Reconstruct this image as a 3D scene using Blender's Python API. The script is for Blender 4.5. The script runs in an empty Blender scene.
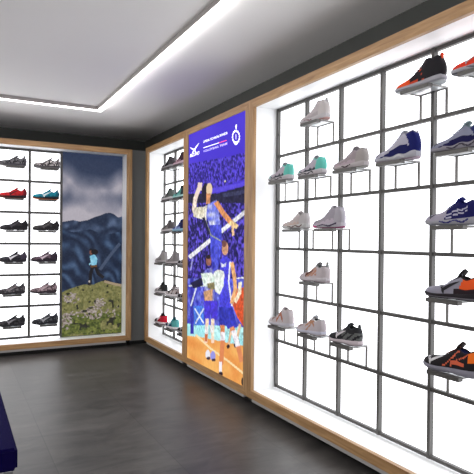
import bpy, bmesh, math, random
import numpy as np
from mathutils import Matrix, Vector
random.seed(7)
sc = bpy.context.scene
COL = sc.collection
H = 1.215                                   # eye height
XW, YW, ZC = 2.15, 6.55, 1.245 + H         # right wall, back wall, ceiling
GX, FX = 2.10, 1.8896                      # lit grid plane and wooden front plane of the right-hand cases
GY, FY = 6.04, 5.84                        # the same for the case at the back

# ---------------------------------------------------------------- camera
f, cy = 529.42, 244.52
yaw, pitch, roll = .4909, -.0094, .0093
F0 = Vector((math.sin(yaw), math.cos(yaw), 0)); R0 = Vector((math.cos(yaw), -math.sin(yaw), 0)); Z0 = Vector((0, 0, 1))
Fd = (F0 * math.cos(pitch) + Z0 * math.sin(pitch)).normalized()
U0 = (Z0 * math.cos(pitch) - F0 * math.sin(pitch)).normalized()
Rr = R0 * math.cos(roll) + U0 * math.sin(roll)
Ur = U0 * math.cos(roll) - R0 * math.sin(roll)
cam_d = bpy.data.cameras.new('camera'); cam = bpy.data.objects.new('camera', cam_d); COL.objects.link(cam)
M = Matrix((Rr, Ur, -Fd)).transposed().to_4x4(); M.translation = (0, 0, H)
cam.matrix_world = M
cam_d.sensor_width = 36; cam_d.lens = f / 474 * 36; cam_d.shift_y = (cy - 237) / 474
cam_d.clip_start = .02
sc.camera = cam

# ---------------------------------------------------------------- helpers
def lin(c):
    return tuple((v / 255 / 12.92) if v / 255 <= .04045 else ((v / 255 + .055) / 1.055) ** 2.4 for v in c[:3])

def mat(name, rgb, rough=.5, metal=0., spec=.5, emit=0., bump=0., bscale=200., var=0., vscale=8., coat=0.):
    m = bpy.data.materials.new(name); m.use_nodes = True
    nt = m.node_tree; b = nt.nodes['Principled BSDF']
    c = lin(rgb) + (1,)
    b.inputs['Base Color'].default_value = c
    b.inputs['Roughness'].default_value = rough; b.inputs['Metallic'].default_value = metal
    b.inputs['Specular IOR Level'].default_value = spec
    b.inputs['Coat Weight'].default_value = coat
    if emit:
        b.inputs['Emission Color'].default_value = c; b.inputs['Emission Strength'].default_value = emit
    tc = nt.nodes.new('ShaderNodeTexCoord')
    if var:
        n = nt.nodes.new('ShaderNodeTexNoise'); n.inputs['Scale'].default_value = vscale; n.inputs['Detail'].default_value = 5
        nt.links.new(tc.outputs['Object'], n.inputs['Vector'])
        mx = nt.nodes.new('ShaderNodeMix'); mx.data_type = 'RGBA'
        mx.inputs['A'].default_value = tuple(v * (1 - var) for v in c[:3]) + (1,)
        mx.inputs['B'].default_value = tuple(min(1, v * (1 + var)) for v in c[:3]) + (1,)
        nt.links.new(n.outputs['Fac'], mx.inputs['Factor']); nt.links.new(mx.outputs['Result'], b.inputs['Base Color'])
    if bump:
        n = nt.nodes.new('ShaderNodeTexNoise'); n.inputs['Scale'].default_value = bscale
        nt.links.new(tc.outputs['Object'], n.inputs['Vector'])
        bp = nt.nodes.new('ShaderNodeBump'); bp.inputs['Strength'].default_value = bump; bp.inputs['Distance'].default_value = .002
        nt.links.new(n.outputs['Fac'], bp.inputs['Height']); nt.links.new(bp.outputs['Normal'], b.inputs['Normal'])
    return m

def mat_attr(name, rough, bump=0., emit=0., diffuse=True):
    m = bpy.data.materials.new(name); m.use_nodes = True
    nt = m.node_tree; b = nt.nodes['Principled BSDF']
    at = nt.nodes.new('ShaderNodeAttribute'); at.attribute_name = 'pattern'
    if diffuse: nt.links.new(at.outputs['Color'], b.inputs['Base Color'])
    else: b.inputs['Base Color'].default_value = (.02, .02, .02, 1)
    b.inputs['Roughness'].default_value = rough; b.inputs['Specular IOR Level'].default_value = .05 if emit else .22
    if emit:
        nt.links.new(at.outputs['Color'], b.inputs['Emission Color']); b.inputs['Emission Strength'].default_value = emit
    if bump:
        tc = nt.nodes.new('ShaderNodeTexCoord')
        n = nt.nodes.new('ShaderNodeTexVoronoi'); n.inputs['Scale'].default_value = 260
        nt.links.new(tc.outputs['Object'], n.inputs['Vector'])
        bp = nt.nodes.new('ShaderNodeBump'); bp.inputs['Strength'].default_value = bump; bp.inputs['Distance'].default_value = .001
        nt.links.new(n.outputs['Distance'], bp.inputs['Height']); nt.links.new(bp.outputs['Normal'], b.inputs['Normal'])
    return m

def wood_mat(name, vertical_axis):
    m = bpy.data.materials.new(name); m.use_nodes = True
    nt = m.node_tree; b = nt.nodes['Principled BSDF']
    tc = nt.nodes.new('ShaderNodeTexCoord'); mp = nt.nodes.new('ShaderNodeMapping')
    s = [9, 9, 9]; s[vertical_axis] = .8; mp.inputs['Scale'].default_value = s
    n = nt.nodes.new('ShaderNodeTexNoise'); n.inputs['Scale'].default_value = 5; n.inputs['Detail'].default_value = 7; n.inputs['Distortion'].default_value = .6
    r = nt.nodes.new('ShaderNodeValToRGB')
    r.color_ramp.elements[0].position = .3; r.color_ramp.elements[0].color = lin((140, 104, 66)) + (1,)
    r.color_ramp.elements[1].position = .72; r.color_ramp.elements[1].color = lin((184, 146, 100)) + (1,)
    nt.links.new(tc.outputs['Object'], mp.inputs['Vector']); nt.links.new(mp.outputs['Vector'], n.inputs['Vector'])
    nt.links.new(n.outputs['Fac'], r.inputs['Fac']); nt.links.new(r.outputs['Color'], b.inputs['Base Color'])
    b.inputs['Roughness'].default_value = .5
    return m

def link(name, me, parent=None, m=None):
    o = bpy.data.objects.new(name, me); COL.objects.link(o)
    if m: me.materials.append(m)
    if parent: o.parent = parent
    return o

def build(name, bm, m, parent=None, smooth=False):
    me = bpy.data.meshes.new(name); bm.normal_update(); bm.to_mesh(me); bm.free()
    if smooth:
        for p in me.polygons: p.use_smooth = True
    return link(name, me, parent, m)

def bx(bm, x0, x1, y0, y1, z0, z1, bev=0):
    r = bmesh.ops.create_cube(bm, size=1)
    for v in r['verts']:
        v.co = Vector(((x0 + x1) / 2 + v.co.x * (x1 - x0), (y0 + y1) / 2 + v.co.y * (y1 - y0), (z0 + z1) / 2 + v.co.z * (z1 - z0)))
    if bev:
        es = list({e for v in r['verts'] for e in v.link_edges})
        bmesh.ops.bevel(bm, geom=es, offset=bev, segments=2, affect='EDGES')
    return bm

def box(name, m, parent, *a, bev=0):
    return build(name, bx(bmesh.new(), *a, bev=bev), m, parent)

def tube(bm, pts, r, n=8, closed=False):
    rings = []
    N = len(pts)
    for i, p in enumerate(pts):
        p = Vector(p)
        a = Vector(pts[(i - 1) % N] if closed else pts[max(0, i - 1)]); b = Vector(pts[(i + 1) % N] if closed else pts[min(N - 1, i + 1)])
        t = (b - a).normalized()
        u = t.cross(Vector((0, 0, 1)) if abs(t.z) < .9 else Vector((0, 1, 0))).normalized(); w = t.cross(u)
        rr = r[i] if isinstance(r, (list, tuple)) else r
        rings.append([bm.verts.new(p + (u * math.cos(2 * math.pi * k / n) + w * math.sin(2 * math.pi * k / n)) * rr) for k in range(n)])
    for i in range(N if closed else N - 1):
        A, B = rings[i], rings[(i + 1) % N]
        for k in range(n): bm.faces.new((A[k], A[(k + 1) % n], B[(k + 1) % n], B[k]))
    if not closed:
        bm.faces.new(rings[0][::-1]); bm.faces.new(rings[-1])
    return bm

def empty(name, loc=(0, 0, 0), rotz=0, label=None, cat=None, group=None):
    o = bpy.data.objects.new(name, None); COL.objects.link(o); o.empty_display_size = .05
    o.location = loc; o.rotation_euler = (0, 0, rotz)
    tag(o, label, cat, group); return o

def tag(o, label=None, cat=None, group=None, kind=None):
    if label: o['label'] = label
    if cat: o['category'] = cat
    if group: o['group'] = group
    if kind: o['kind'] = kind
    return o

# ---------------------------------------------------------------- materials
M_wood_h = wood_mat('oak_along_y', 1); M_wood_v = wood_mat('oak_along_z', 2); M_wood_x = wood_mat('oak_along_x', 0)
M_white = mat('white_laminate', (246, 247, 248), .45)
M_carc = mat('case_body_grey', (92, 94, 92), .7)
M_wall = mat('dark_grey_wall_paint', (70, 72, 70), .85, bump=.1, bscale=90, var=.05)
M_fill = mat('grey_filler_paint', (122, 124, 124), .7)
M_ceil = mat('ceiling_paint', (243, 241, 240), .9, var=.02, vscale=1.5)
M_bar = mat('grey_steel_bar', (72, 70, 68), .5)
M_strip = mat('aluminium_strip', (160, 158, 157), .45)
M_plinth = mat('black_plinth', (14, 14, 15), .6)
M_panel = mat('lit_white_panel', (247, 249, 252), .5, emit=2.3)
M_wire = mat('satin_steel_rod', (128, 126, 124), .45, metal=.1)
M_wire_glare = mat('glare_bright_steel_rod', (205, 200, 200), .4)  # same rod steel, with the lit panel's glare put into a paler colour
M_lip = mat('graphite_rail', (84, 82, 80), .4, metal=.3)
M_screw = mat('black_screw', (30, 30, 30), .4)
M_led = mat('led_diffuser', (255, 252, 250), .5, emit=7.)
M_led2 = mat('led_side_diffuser', (255, 252, 250), .5, emit=13.)
M_alu = mat('light_profile_housing', (178, 172, 170), .5)
M_fabric = mat('navy_upholstery', (10, 4, 56), .95, spec=.08, bump=.3, bscale=600, var=.12, vscale=60)
M_chrome = mat('chrome_leg', (200, 200, 205), .15, metal=1)
M_upper = mat_attr('shoe_upper_knit', .75, bump=.25)
M_sole = mat_attr('shoe_sole_foam', .55)
M_print = mat_attr('backlit_print', .8, emit=1.0, diffuse=False)
M_printd = mat_attr('printed_landscape', .8, emit=.85, diffuse=False)
# acrylic plate
M_acr = bpy.data.materials.new('frosted_acrylic'); M_acr.use_nodes = True
_b = M_acr.node_tree.nodes['Principled BSDF']; _b.inputs['Base Color'].default_value = (.75, .77, .78, 1)
_b.inputs['Transmission Weight'].default_value = .75; _b.inputs['Roughness'].default_value = .3; _b.inputs['IOR'].default_value = 1.05

_solid = {}
def solid(rgb, rough=.6, emit=0):
    k = (tuple(rgb), rough, emit)
    if k not in _solid: _solid[k] = mat('plain_%d_%d_%d' % tuple(rgb), rgb, rough, spec=.2, emit=emit)
    return _solid[k]

# floor: dark slate boards with a satin coat
M_floor = bpy.data.materials.new('dark_slate_floor'); M_floor.use_nodes = True
nt = M_floor.node_tree; b = nt.nodes['Principled BSDF']
tc = nt.nodes.new('ShaderNodeTexCoord'); mp = nt.nodes.new('ShaderNodeMapping'); mp.inputs['Rotation'].default_value = (0, 0, math.pi / 2)
mp.inputs['Location'].default_value = (.2, .12, 0)
br = nt.nodes.new('ShaderNodeTexBrick'); br.inputs['Scale'].default_value = 1; br.inputs['Brick Width'].default_value = 1.2; br.inputs['Row Height'].default_value = .6
br.inputs['Mortar Size'].default_value = .003; br.inputs['Mortar Smooth'].default_value = .3
br.inputs['Color1'].default_value = lin((70, 68, 67)) + (1,); br.inputs['Color2'].default_value = lin((77, 75, 73)) + (1,); br.inputs['Mortar'].default_value = lin((58, 57, 56)) + (1,)
nt.links.new(tc.outputs['Object'], mp.inputs['Vector']); nt.links.new(mp.outputs['Vector'], br.inputs['Vector'])
n1 = nt.nodes.new('ShaderNodeTexNoise'); n1.inputs['Scale'].default_value = 3.2; n1.inputs['Detail'].default_value = 8; n1.inputs['Roughness'].default_value = .65; n1.inputs['Distortion'].default_value = .8
mp2 = nt.nodes.new('ShaderNodeMapping'); mp2.inputs['Scale'].default_value = (1, 2.4, 1)
nt.links.new(tc.outputs['Object'], mp2.inputs['Vector']); nt.links.new(mp2.outputs['Vector'], n1.inputs['Vector'])
cr = nt.nodes.new('ShaderNodeValToRGB'); cr.color_ramp.elements[0].position = .3; cr.color_ramp.elements[0].color = (.42, .42, .42, 1)
cr.color_ramp.elements[1].position = .75; cr.color_ramp.elements[1].color = (1.4, 1.38, 1.36, 1)
nt.links.new(n1.outputs['Fac'], cr.inputs['Fac'])
mx = nt.nodes.new('ShaderNodeMix'); mx.data_type = 'RGBA'; mx.blend_type = 'MULTIPLY'; mx.inputs['Factor'].default_value = 1
nt.links.new(br.outputs['Color'], mx.inputs['A']); nt.links.new(cr.outputs['Color'], mx.inputs['B']); nt.links.new(mx.outputs['Result'], b.inputs['Base Color'])
rr = nt.nodes.new('ShaderNodeMapRange'); rr.inputs['To Min'].default_value = .3; rr.inputs['To Max'].default_value = .46
nt.links.new(n1.outputs['Fac'], rr.inputs['Value']); nt.links.new(rr.outputs['Result'], b.inputs['Roughness']); b.inputs['Specular IOR Level'].default_value = .34
bp = nt.nodes.new('ShaderNodeBump'); bp.inputs['Strength'].default_value = .15; bp.inputs['Distance'].default_value = .004
nt.links.new(n1.outputs['Fac'], bp.inputs['Height']); nt.links.new(bp.outputs['Normal'], b.inputs['Normal'])

# ---------------------------------------------------------------- room shell
def struct(name, m, *a): return tag(box(name, m, None, *a), kind='structure')
struct('floor', M_floor, -3.2, XW + .1, -2.2, YW + .1, -.1, 0)
struct('ceiling', M_ceil, -3.2, XW + .1, -2.2, YW + .1, ZC, ZC + .1)
struct('wall_back', M_wall, -3.2, XW + .1, YW, YW + .1, 0, ZC)
struct('wall_right', M_wall, XW, XW + .1, -2.2, YW, 0, ZC)
struct('trim_1', M_fill, 1.776, XW - .002, 5.90, 5.92, .045, 2.225)          # recessed filler panel in the room corner
struct('baseboard_back', M_fill, 1.776, XW - .002, 5.892, 5.8995, .045, .10)
struct('trim_2', M_plinth, 1.776, XW - .002, 5.93, 5.95, 0, .045)

# ---------------------------------------------------------------- display cases
# case-local axes: a runs along the wall, d points from the lit grid into the room, z is up
def P(wall, a, d, z): return (GX - d, a, z) if wall == 'R' else (a, GY - d, z)
def cbx(bm, wall, a0, a1, d0, d1, z0, z1, bev=0):
    p, q = P(wall, a0, d0, z0), P(wall, a1, d1, z1)
    return bx(bm, min(p[0], q[0]), max(p[0], q[0]), min(p[1], q[1]), max(p[1], q[1]), z0, z1, bev)
def cbox(name, m, parent, wall, *a, bev=0): return build(name, cbx(bmesh.new(), wall, *a, bev=bev), m, parent)

def mitred(name, wall, parent, m, quad, d0, d1):
    """one mitred board of a picture-frame front: quad = four (a, z) corners"""
    bm = bmesh.new()
    A = [bm.verts.new(P(wall, a, d0, z)) for a, z in quad]; B = [bm.verts.new(P(wall, a, d1, z)) for a, z in quad]
    bm.faces.new(A); bm.faces.new(B)
    for i in range(4): bm.faces.new((A[i], A[(i + 1) % 4], B[(i + 1) % 4], B[i]))
    bmesh.ops.recalc_face_normals(bm, faces=bm.faces)
    return build(name, bm, m, parent)

def case(wall, name, label, cat, group, oa0, oa1, oz0, oz1, ia0, ia1, iz0, iz1, verts, zs, back=-.04, depth=None, light=True, strip_in=.06, lit_to=None):
    d1 = (GX - FX) if wall == 'R' else (GY - FY)
    t = .025
    root = empty(name, P(wall, (oa0 + oa1) / 2, d1 / 2, 0), 0, label, cat, group)
    inv = Matrix.Translation(-Vector(root.location))
    kids = []
    bot = []
    wh = M_wood_h if wall == 'R' else M_wood_x
    kids.append(mitred('frame_top', wall, root, wh, [(oa0, oz1), (oa1, oz1), (ia1, iz1), (ia0, iz1)], d1 - t, d1))
    kids.append(mitred('frame_bottom', wall, root, wh, [(oa0, oz0), (oa1, oz0), (ia1, iz0), (ia0, iz0)], d1 - t, d1))
    kids.append(mitred('frame_side', wall, root, M_wood_v, [(oa0, oz0), (oa0, oz1), (ia0, iz1), (ia0, iz0)], d1 - t, d1))
    kids.append(mitred('frame_side', wall, root, M_wood_v, [(oa1, oz0), (oa1, oz1), (ia1, iz1), (ia1, iz0)], d1 - t, d1))
    e = .004; dd = d1 - t - .001
    bm = bmesh.new()                       # grey outer body
    cbx(bm, wall, oa0 + e, oa0 + .022, back, dd, oz0 + e, oz1 - e); cbx(bm, wall, oa1 - .022, oa1 - e, back, dd, oz0 + e, oz1 - e)
    cbx(bm, wall, oa0 + .022, oa1 - .022, back, dd, oz1 - .022, oz1 - e); cbx(bm, wall, oa0 + .022, oa1 - .022, back, dd, oz0 + e, oz0 + .022)
    cbx(bm, wall, oa0 + .022, oa1 - .022, back, back + .012, oz0 + .022, oz1 - .022)
    kids.append(build('case_body', bm, M_carc, root))
    if light:
        bm = bmesh.new(); k = .003; w = .014
        cbx(bm, wall, ia0 - k - w, ia0 - k, -.02, dd, iz0 - k, iz1 + k); cbx(bm, wall, ia1 + k, ia1 + k + w, -.02, dd, iz0 - k, iz1 + k)
        cbx(bm, wall, ia0 - k - w, ia1 + k + w, -.02, dd, iz1 + k, iz1 + k + w); cbx(bm, wall, ia0 - k - w, ia1 + k + w, -.02, dd, iz0 - k - w, iz0 - k)
        kids.append(build('white_lining', bm, M_white, root))
        kids.append(cbox('light_panel', M_panel, root, wall, lit_to[0] if lit_to else ia0 - k, lit_to[1] if lit_to else ia1 + k, -.018, -.01, iz0 - k, iz1 + k))
        bw = .0095
        if wall == 'B': bw = .0125
        for v in verts: kids.append(cbox('vertical_bar', M_bar, root, wall, v - bw, v + bw, -.008, .018, zs[-1] - bw, zs[0] + bw))
        for z in zs: kids.append(cbox('horizontal_bar', M_bar, root, wall, min(verts) + bw, max(verts) - bw, -.006, .014, z - bw, z + bw))
    kids.append(cbox('base_strip', M_strip, root, wall, oa0 + strip_in, oa1 - strip_in, back, d1 - .005, oz0 - .023, oz0 - .0005))
    kids.append(cbox('plinth', M_plinth, root, wall, oa0 + .02, oa1 - .02, back, d1 - .09, 0, oz0 - .0235))
    for o in kids: o.data.transform(inv)
    return root

zR = [.945 + H - .336 * i for i in range(7)]
zB = [.933 + H - .3327 * i for i in range(7)]
vR = [3.289 - .3569 * i for i in range(8)]
vM = [5.672 - .332 * i for i in range(4)]
OT, OB, IT, IB = 1.010 + H, -1.144 + H, .954 + H, -1.088 + H
cR = case('R', 'display_case', 'large wood-framed lightbox display case with volleyball shoes along the right wall', 'display case', 'lit shoe display cases',
          .71, 3.357, OB, OT, .776, 3.304, IT - 2.042, IT, vR, zR)
cM = case('R', 'display_case', 'narrow wood-framed lightbox display case between the purple poster and the room corner', 'display case', 'lit shoe display cases',
          4.557, 5.722, OB, OT, 4.612, 5.662, IB, IT, vM, zR)
cP = case('R', 'poster_lightbox', 'tall wood-framed backlit volleyball poster box in purple and orange', 'poster lightbox', None,
          3.359, 4.555, OB, OT, 3.424, 4.500, IB, IT, None, None, light=False)
vB = [1.035, .709, .386, .063, -.26, -.583, -.906]
cB = case('B', 'display_case', 'wood-framed lightbox display case with running shoes and a mountain poster on the back wall', 'display case', 'lit shoe display cases',
          -.99, 1.772, -1.149 + H, 1.003 + H, -.93, 1.714, -1.095 + H, .946 + H, vB, zB, back=-.505, lit_to=(-.933, 1.03))
for (y, z) in ((3.283, .766 + H), (3.283, -.893 + H)):
    bm = bmesh.new(); bmesh.ops.create_uvsphere(bm, u_segments=10, v_segments=6, radius=.0065)
    o = build('screw', bm, M_screw, cR); o.location = Vector((GX - .018, y - .014, z)) - cR.location

# ---------------------------------------------------------------- posters
def at(px, py, wall):                       # where a sight line of the photograph meets the plane a print hangs in
    x = (px - 237) / f; y = (py - cy) / f
    c, s = math.cos(roll), math.sin(roll); x, y = x * c + y * s, -x * s + y * c
    r = R0 * x - U0 * y + Fd
    k = (FX + .006) / r.x if wall == 'R' else (GY - .008) / r.y
    return r * k
class Canvas:
    def __init__(s, wall, a0, a1, z0, z1, nx, ny):
        s.w, s.a0, s.a1, s.z0, s.z1, s.nx, s.ny = wall, a0, a1, z0, z1, nx, ny
        s.img = np.zeros((ny, nx, 3)); s.U, s.V = np.meshgrid((np.arange(nx)) / (nx - 1), np.arange(ny) / (ny - 1))   # V down
        s.rng = np.random.RandomState(3)
    def uv(s, p):
        q = at(p[0], p[1], s.w); a = q.y if s.w == 'R' else q.x
        return ((a - s.a0) / (s.a1 - s.a0), (s.z1 - (q.z + H)) / (s.z1 - s.z0))
    def mask(s, pts):
        P_ = [s.uv(p) for p in pts]; m = np.zeros(s.U.shape, bool)
        for i in range(len(P_)):
            (x0, y0), (x1, y1) = P_[i], P_[i - 1]
            if y0 == y1: continue
            c = ((s.V < y0) != (s.V < y1)) & (s.U < (x1 - x0) * (s.V - y0) / (y1 - y0) + x0)
            m ^= c
        return m
    def noise(s, n, m):
        g = s.rng.rand(m + 2, n + 2); X = s.U * n; Y = s.V * m
        xi = X.astype(int); yi = Y.astype(int); fx = X - xi; fy = Y - yi; fx = fx * fx * (3 - 2 * fx); fy = fy * fy * (3 - 2 * fy)
        return (g[yi, xi] * (1 - fx) + g[yi, xi + 1] * fx) * (1 - fy) + (g[yi + 1, xi] * (1 - fx) + g[yi + 1, xi + 1] * fx) * fy
    def fill(s, m, c1, c2=None, n=None, v=.0):
        c1 = np.array(c1, float)
        if c2 is not None:
            k = n[..., None]; c = c1 * (1 - k) + np.array(c2, float) * k
        else: c = np.broadcast_to(c1, s.img.shape)
        s.img[m] = c[m]
        if v: s.img[m] += ((s.noise(s.nx // 3, s.ny // 3)[..., None] - .5) * v)[m]
    def poly(s, pts, c, c2=None, n=None, v=18): s.fill(s.mask(pts), c, c2, n, v)
    def stroke(s, pts, w, c, v=12):         # w in photo pixels
        for (x0, y0), (x1, y1) in zip(pts[:-1], pts[1:]):
            L = math.hypot(x1 - x0, y1 - y0) or 1; nx_, ny_ = -(y1 - y0) / L * w / 2, (x1 - x0) / L * w / 2
            ex, ey = (x1 - x0) / L * w * .25, (y1 - y0) / L * w * .25
            s.poly([(x0 + nx_ - ex, y0 + ny_ - ey), (x1 + nx_ + ex, y1 + ny_ + ey), (x1 - nx_ + ex, y1 - ny_ + ey), (x0 - nx_ - ex, y0 - ny_ - ey)], c, v=v)
    def ell(s, cx, cy_, rx, ry, c, v=12):
        s.poly([(cx + rx * math.cos(t * math.pi / 8), cy_ + ry * math.sin(t * math.pi / 8)) for t in range(16)], c, v=v)
    def mesh(s, name, m, parent, d):
        vs = []; cols = []
        img = np.clip(s.img, 0, 255) / 255; L = np.where(img <= .04045, img / 12.92, ((img + .055) / 1.055) ** 2.4)
        for j in range(s.ny):
            for i in range(s.nx):
                a = s.a0 + (s.a1 - s.a0) * i / (s.nx - 1); z = s.z1 - (s.z1 - s.z0) * j / (s.ny - 1)
                vs.append(P(s.w, a, d, z))
        fs = [(j * s.nx + i, j * s.nx + i + 1, (j + 1) * s.nx + i + 1, (j + 1) * s.nx + i) for j in range(s.ny - 1) for i in range(s.nx - 1)]
        me = bpy.data.meshes.new(name); me.from_pydata(vs, [], fs)
        n = me.polygons[0].normal; want = Vector((-1, 0, 0)) if s.w == 'R' else Vector((0, -1, 0))
        if n.dot(want) < 0: me.flip_normals()
        at_ = me.color_attributes.new('pattern', 'FLOAT_COLOR', 'POINT')
        at_.data.foreach_set('color', np.concatenate([L.reshape(-1, 3), np.ones((s.nx * s.ny, 1))], 1).ravel())
        # solid edge behind the print
        o = link(name, me, parent, m)
        if parent: me.transform(Matrix.Translation(-Vector(parent.location)))
        md = o.modifiers.new('thickness', 'SOLIDIFY'); md.thickness = .004; md.offset = -1
        return o

def q(k, u, v): return (182 + u / 6.97, 105 + 55 * (k - 1) + v / 6.97)
C = Canvas('R', 4.502, 3.422, IB - .002, IT + .002, 170, 330)
allm = np.ones(C.U.shape, bool)
C.fill(allm, (66, 44, 205), (84, 62, 226), C.noise(3, 5))
def crowd(pts, dark, light, n=(60, 110), th=.5):
    m = C.mask(pts); k = C.noise(*n) * .6 + C.noise(n[0] * 2, n[1] * 2) * .4; k = np.clip((k - th) * 4 + .42, 0, 1)
    C.fill(m, dark, light, k, 25)
crowd([q(1, 30, 415), q(1, 180, 385), q(1, 300, 365), q(1, 445, 330), q(2, 445, 130), q(2, 260, 195), q(2, 30, 250)], (34, 22, 120), (92, 72, 226))
C.poly([q(2, 210, 200), q(2, 445, 150), q(2, 445, 178), q(2, 210, 232)], (88, 70, 220))
C.poly([q(2, 25, 235), q(2, 250, 232), q(2, 445, 178), q(2, 445, 330), q(2, 25, 330)], (28, 26, 62), v=30)
C.poly([q(2, 280, 235), q(2, 445, 205), q(2, 445, 232), q(2, 285, 262)], (52, 54, 92))
crowd([q(2, 25, 300), q(2, 445, 300), q(4, 445, 80), q(4, 25, 130)], (22, 14, 84), (96, 78, 214), n=(46, 80), th=.52)
C.ell(*q(2, 300, 148), .8, .9, (240, 235, 170))
C.poly([q(4, 25, 60), q(4, 445, 60), q(4, 445, 400), q(4, 25, 400)], (48, 50, 190), (120, 130, 230), C.noise(24, 50), 40)
C.poly([q(4, 25, 372), q(4, 445, 400), q(5, 445, 152), q(5, 25, 78)], (150, 226, 236), (190, 240, 238), C.noise(12, 20))
C.poly([q(5, 20, 72), q(5, 130, 84), q(5, 445, 150), q(5, 445, 460), q(5, 20, 460)], (232, 146, 70), (250, 190, 106), C.noise(8, 26), 10)
C.stroke([q(5, 98, 70), q(5, 200, 165), q(5, 320, 250), q(5, 425, 335)], 2, (252, 224, 170))
# referee stand at the left
C.stroke([q(4, 70, 60), q(4, 70, 440)], 3.4, (50, 48, 170)); C.stroke([q(4, 48, 110), q(4, 150, 112)], 1.6, (214, 220, 240))
C.stroke([q(4, 100, 120), q(4, 62, 250)], 1.4, (220, 226, 245)); C.poly([q(4, 80, 250), q(4, 150, 250), q(4, 155, 385), q(4, 85, 385)], (70, 120, 226))
C.stroke([q(4, 90, 270), q(4, 150, 370)], 1.3, (225, 235, 250)); C.stroke([q(4, 150, 270), q(4, 95, 370)], 1.3, (225, 235, 250))
C.stroke([q(4, 60, 0), q(3, 75, 300)], 1.2, (160, 160, 220)); C.poly([q(4, 60, 90), q(4, 140, 50), q(4, 145, 110), q(4, 80, 130)], (18, 16, 60))
# net tape
C.stroke([q(3, 55, 292), q(3, 440, -22)], 3.9, (240, 238, 246))
# player in orange at the right edge
C.poly([q(4, 375, 130), q(4, 432, 120), q(4, 432, 400), q(4, 385, 330), q(4, 350, 240)], (214, 84, 44)); C.poly([q(3, 370, 440), q(3, 435, 430), q(4, 435, 60), q(4, 375, 60)], (236, 236, 244))
C.stroke([q(4, 405, 90), q(4, 400, 160), q(4, 372, 220)], 3.4, (248, 226, 196)); C.stroke([q(4, 405, 380), q(5, 370, 150)], 2.6, (232, 190, 150)); C.stroke([q(4, 350, 350), q(5, 325, 150)], 2.2, (232, 190, 150))
C.ell(*q(5, 322, 150), 1.6, 2.2, (40, 20, 30)); C.ell(*q(5, 372, 140), 1.6, 2.6, (60, 20, 40))
# setter standing behind
C.ell(*q(3, 186, 318), 2.7, 5.4, (150, 96, 84)); C.ell(*q(3, 184, 292), 2.4, 2.2, (36, 20, 30))
C.poly([q(3, 150, 400), q(3, 176, 372), q(3, 205, 372), q(3, 232, 400), q(4, 222, 220), q(4, 158, 220)], (66, 66, 178), (210, 214, 240), C.noise(30, 70))
C.poly([q(4, 150, 150), q(4, 215, 130), q(4, 212, 222), q(4, 158, 222)], (206, 156, 116))
C.poly([q(4, 152, 214), q(4, 248, 214), q(4, 246, 345), q(4, 206, 348), q(4, 200, 300), q(4, 192, 345), q(4, 160, 345)], (70, 52, 206))
C.stroke([q(4, 176, 345), q(5, 166, 120)], 3.2, (250, 214, 186)); C.stroke([q(4, 214, 345), q(5, 214, 120)], 3.2, (250, 220, 196))
C.stroke([q(5, 170, 20), q(5, 168, 110)], 2.6, (205, 110, 64)); C.stroke([q(4, 172, 400), q(4, 172, 440)], 3.4, (250, 244, 244)); C.stroke([q(4, 206, 390), q(4, 208, 430)], 3.4, (250, 244, 244))
C.ell(*q(5, 180, 205), 2.4, 4.6, (236, 236, 246)); C.ell(*q(5, 215, 215), 2.6, 4.8, (150, 150, 230)); C.ell(*q(5, 184, 232), 2, 1.6, (60, 40, 60)); C.ell(*q(5, 221, 244), 2, 1.4, (60, 40, 60))
# blocker, back turned, blue kit
C.ell(*q(3, 300, 232), 3.2, 7, (214, 158, 122)); C.ell(*q(3, 292, 200), 2.8, 3.4, (120, 76, 70))
C.poly([q(3, 262, 318), q(3, 290, 288), q(3, 312, 288), q(3, 345, 318), q(4, 335, 100), q(4, 350, 268), q(4, 258, 258), q(4, 272, 80)], (64, 58, 214), (84, 82, 232), C.noise(10, 20))
C.stroke([q(3, 335, 330), q(4, 325, 80), q(4, 348, 250)], 1.5, (236, 236, 250)); C.stroke([q(3, 348, 335), q(3, 365, 430), q(4, 372, 130), q(4, 348, 228)], 3.6, (238, 176, 118))
C.poly([q(3, 268, 330), q(3, 290, 345), q(3, 310, 330), q(3, 304, 362), q(3, 276, 362)], (220, 224, 250))
C.poly([q(4, 258, 256), q(4, 352, 264), q(4, 388, 400), q(4, 318, 412), q(4, 300, 370), q(4, 292, 396), q(4, 258, 388)], (36, 40, 158), (56, 62, 196), C.noise(14, 30))
C.stroke([q(4, 282, 392), q(5, 285, 90), q(5, 272, 270)], 4.4, (224, 134, 84)); C.stroke([q(4, 285, 440), q(5, 284, 100)], 4.4, (240, 232, 240)); C.stroke([q(5, 268, 262), q(5, 268, 330)], 3, (246, 240, 246)); C.ell(*q(5, 270, 340), 2.2, 2.2, (40, 20, 40))
C.stroke([q(4, 348, 405), q(5, 385, 120), q(5, 415, 250)], 4.6, (226, 140, 92)); C.stroke([q(4, 360, 430), q(5, 388, 140)], 4.8, (244, 238, 246)); C.ell(*q(5, 421, 395), 1, 4, (20, 14, 30))
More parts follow.
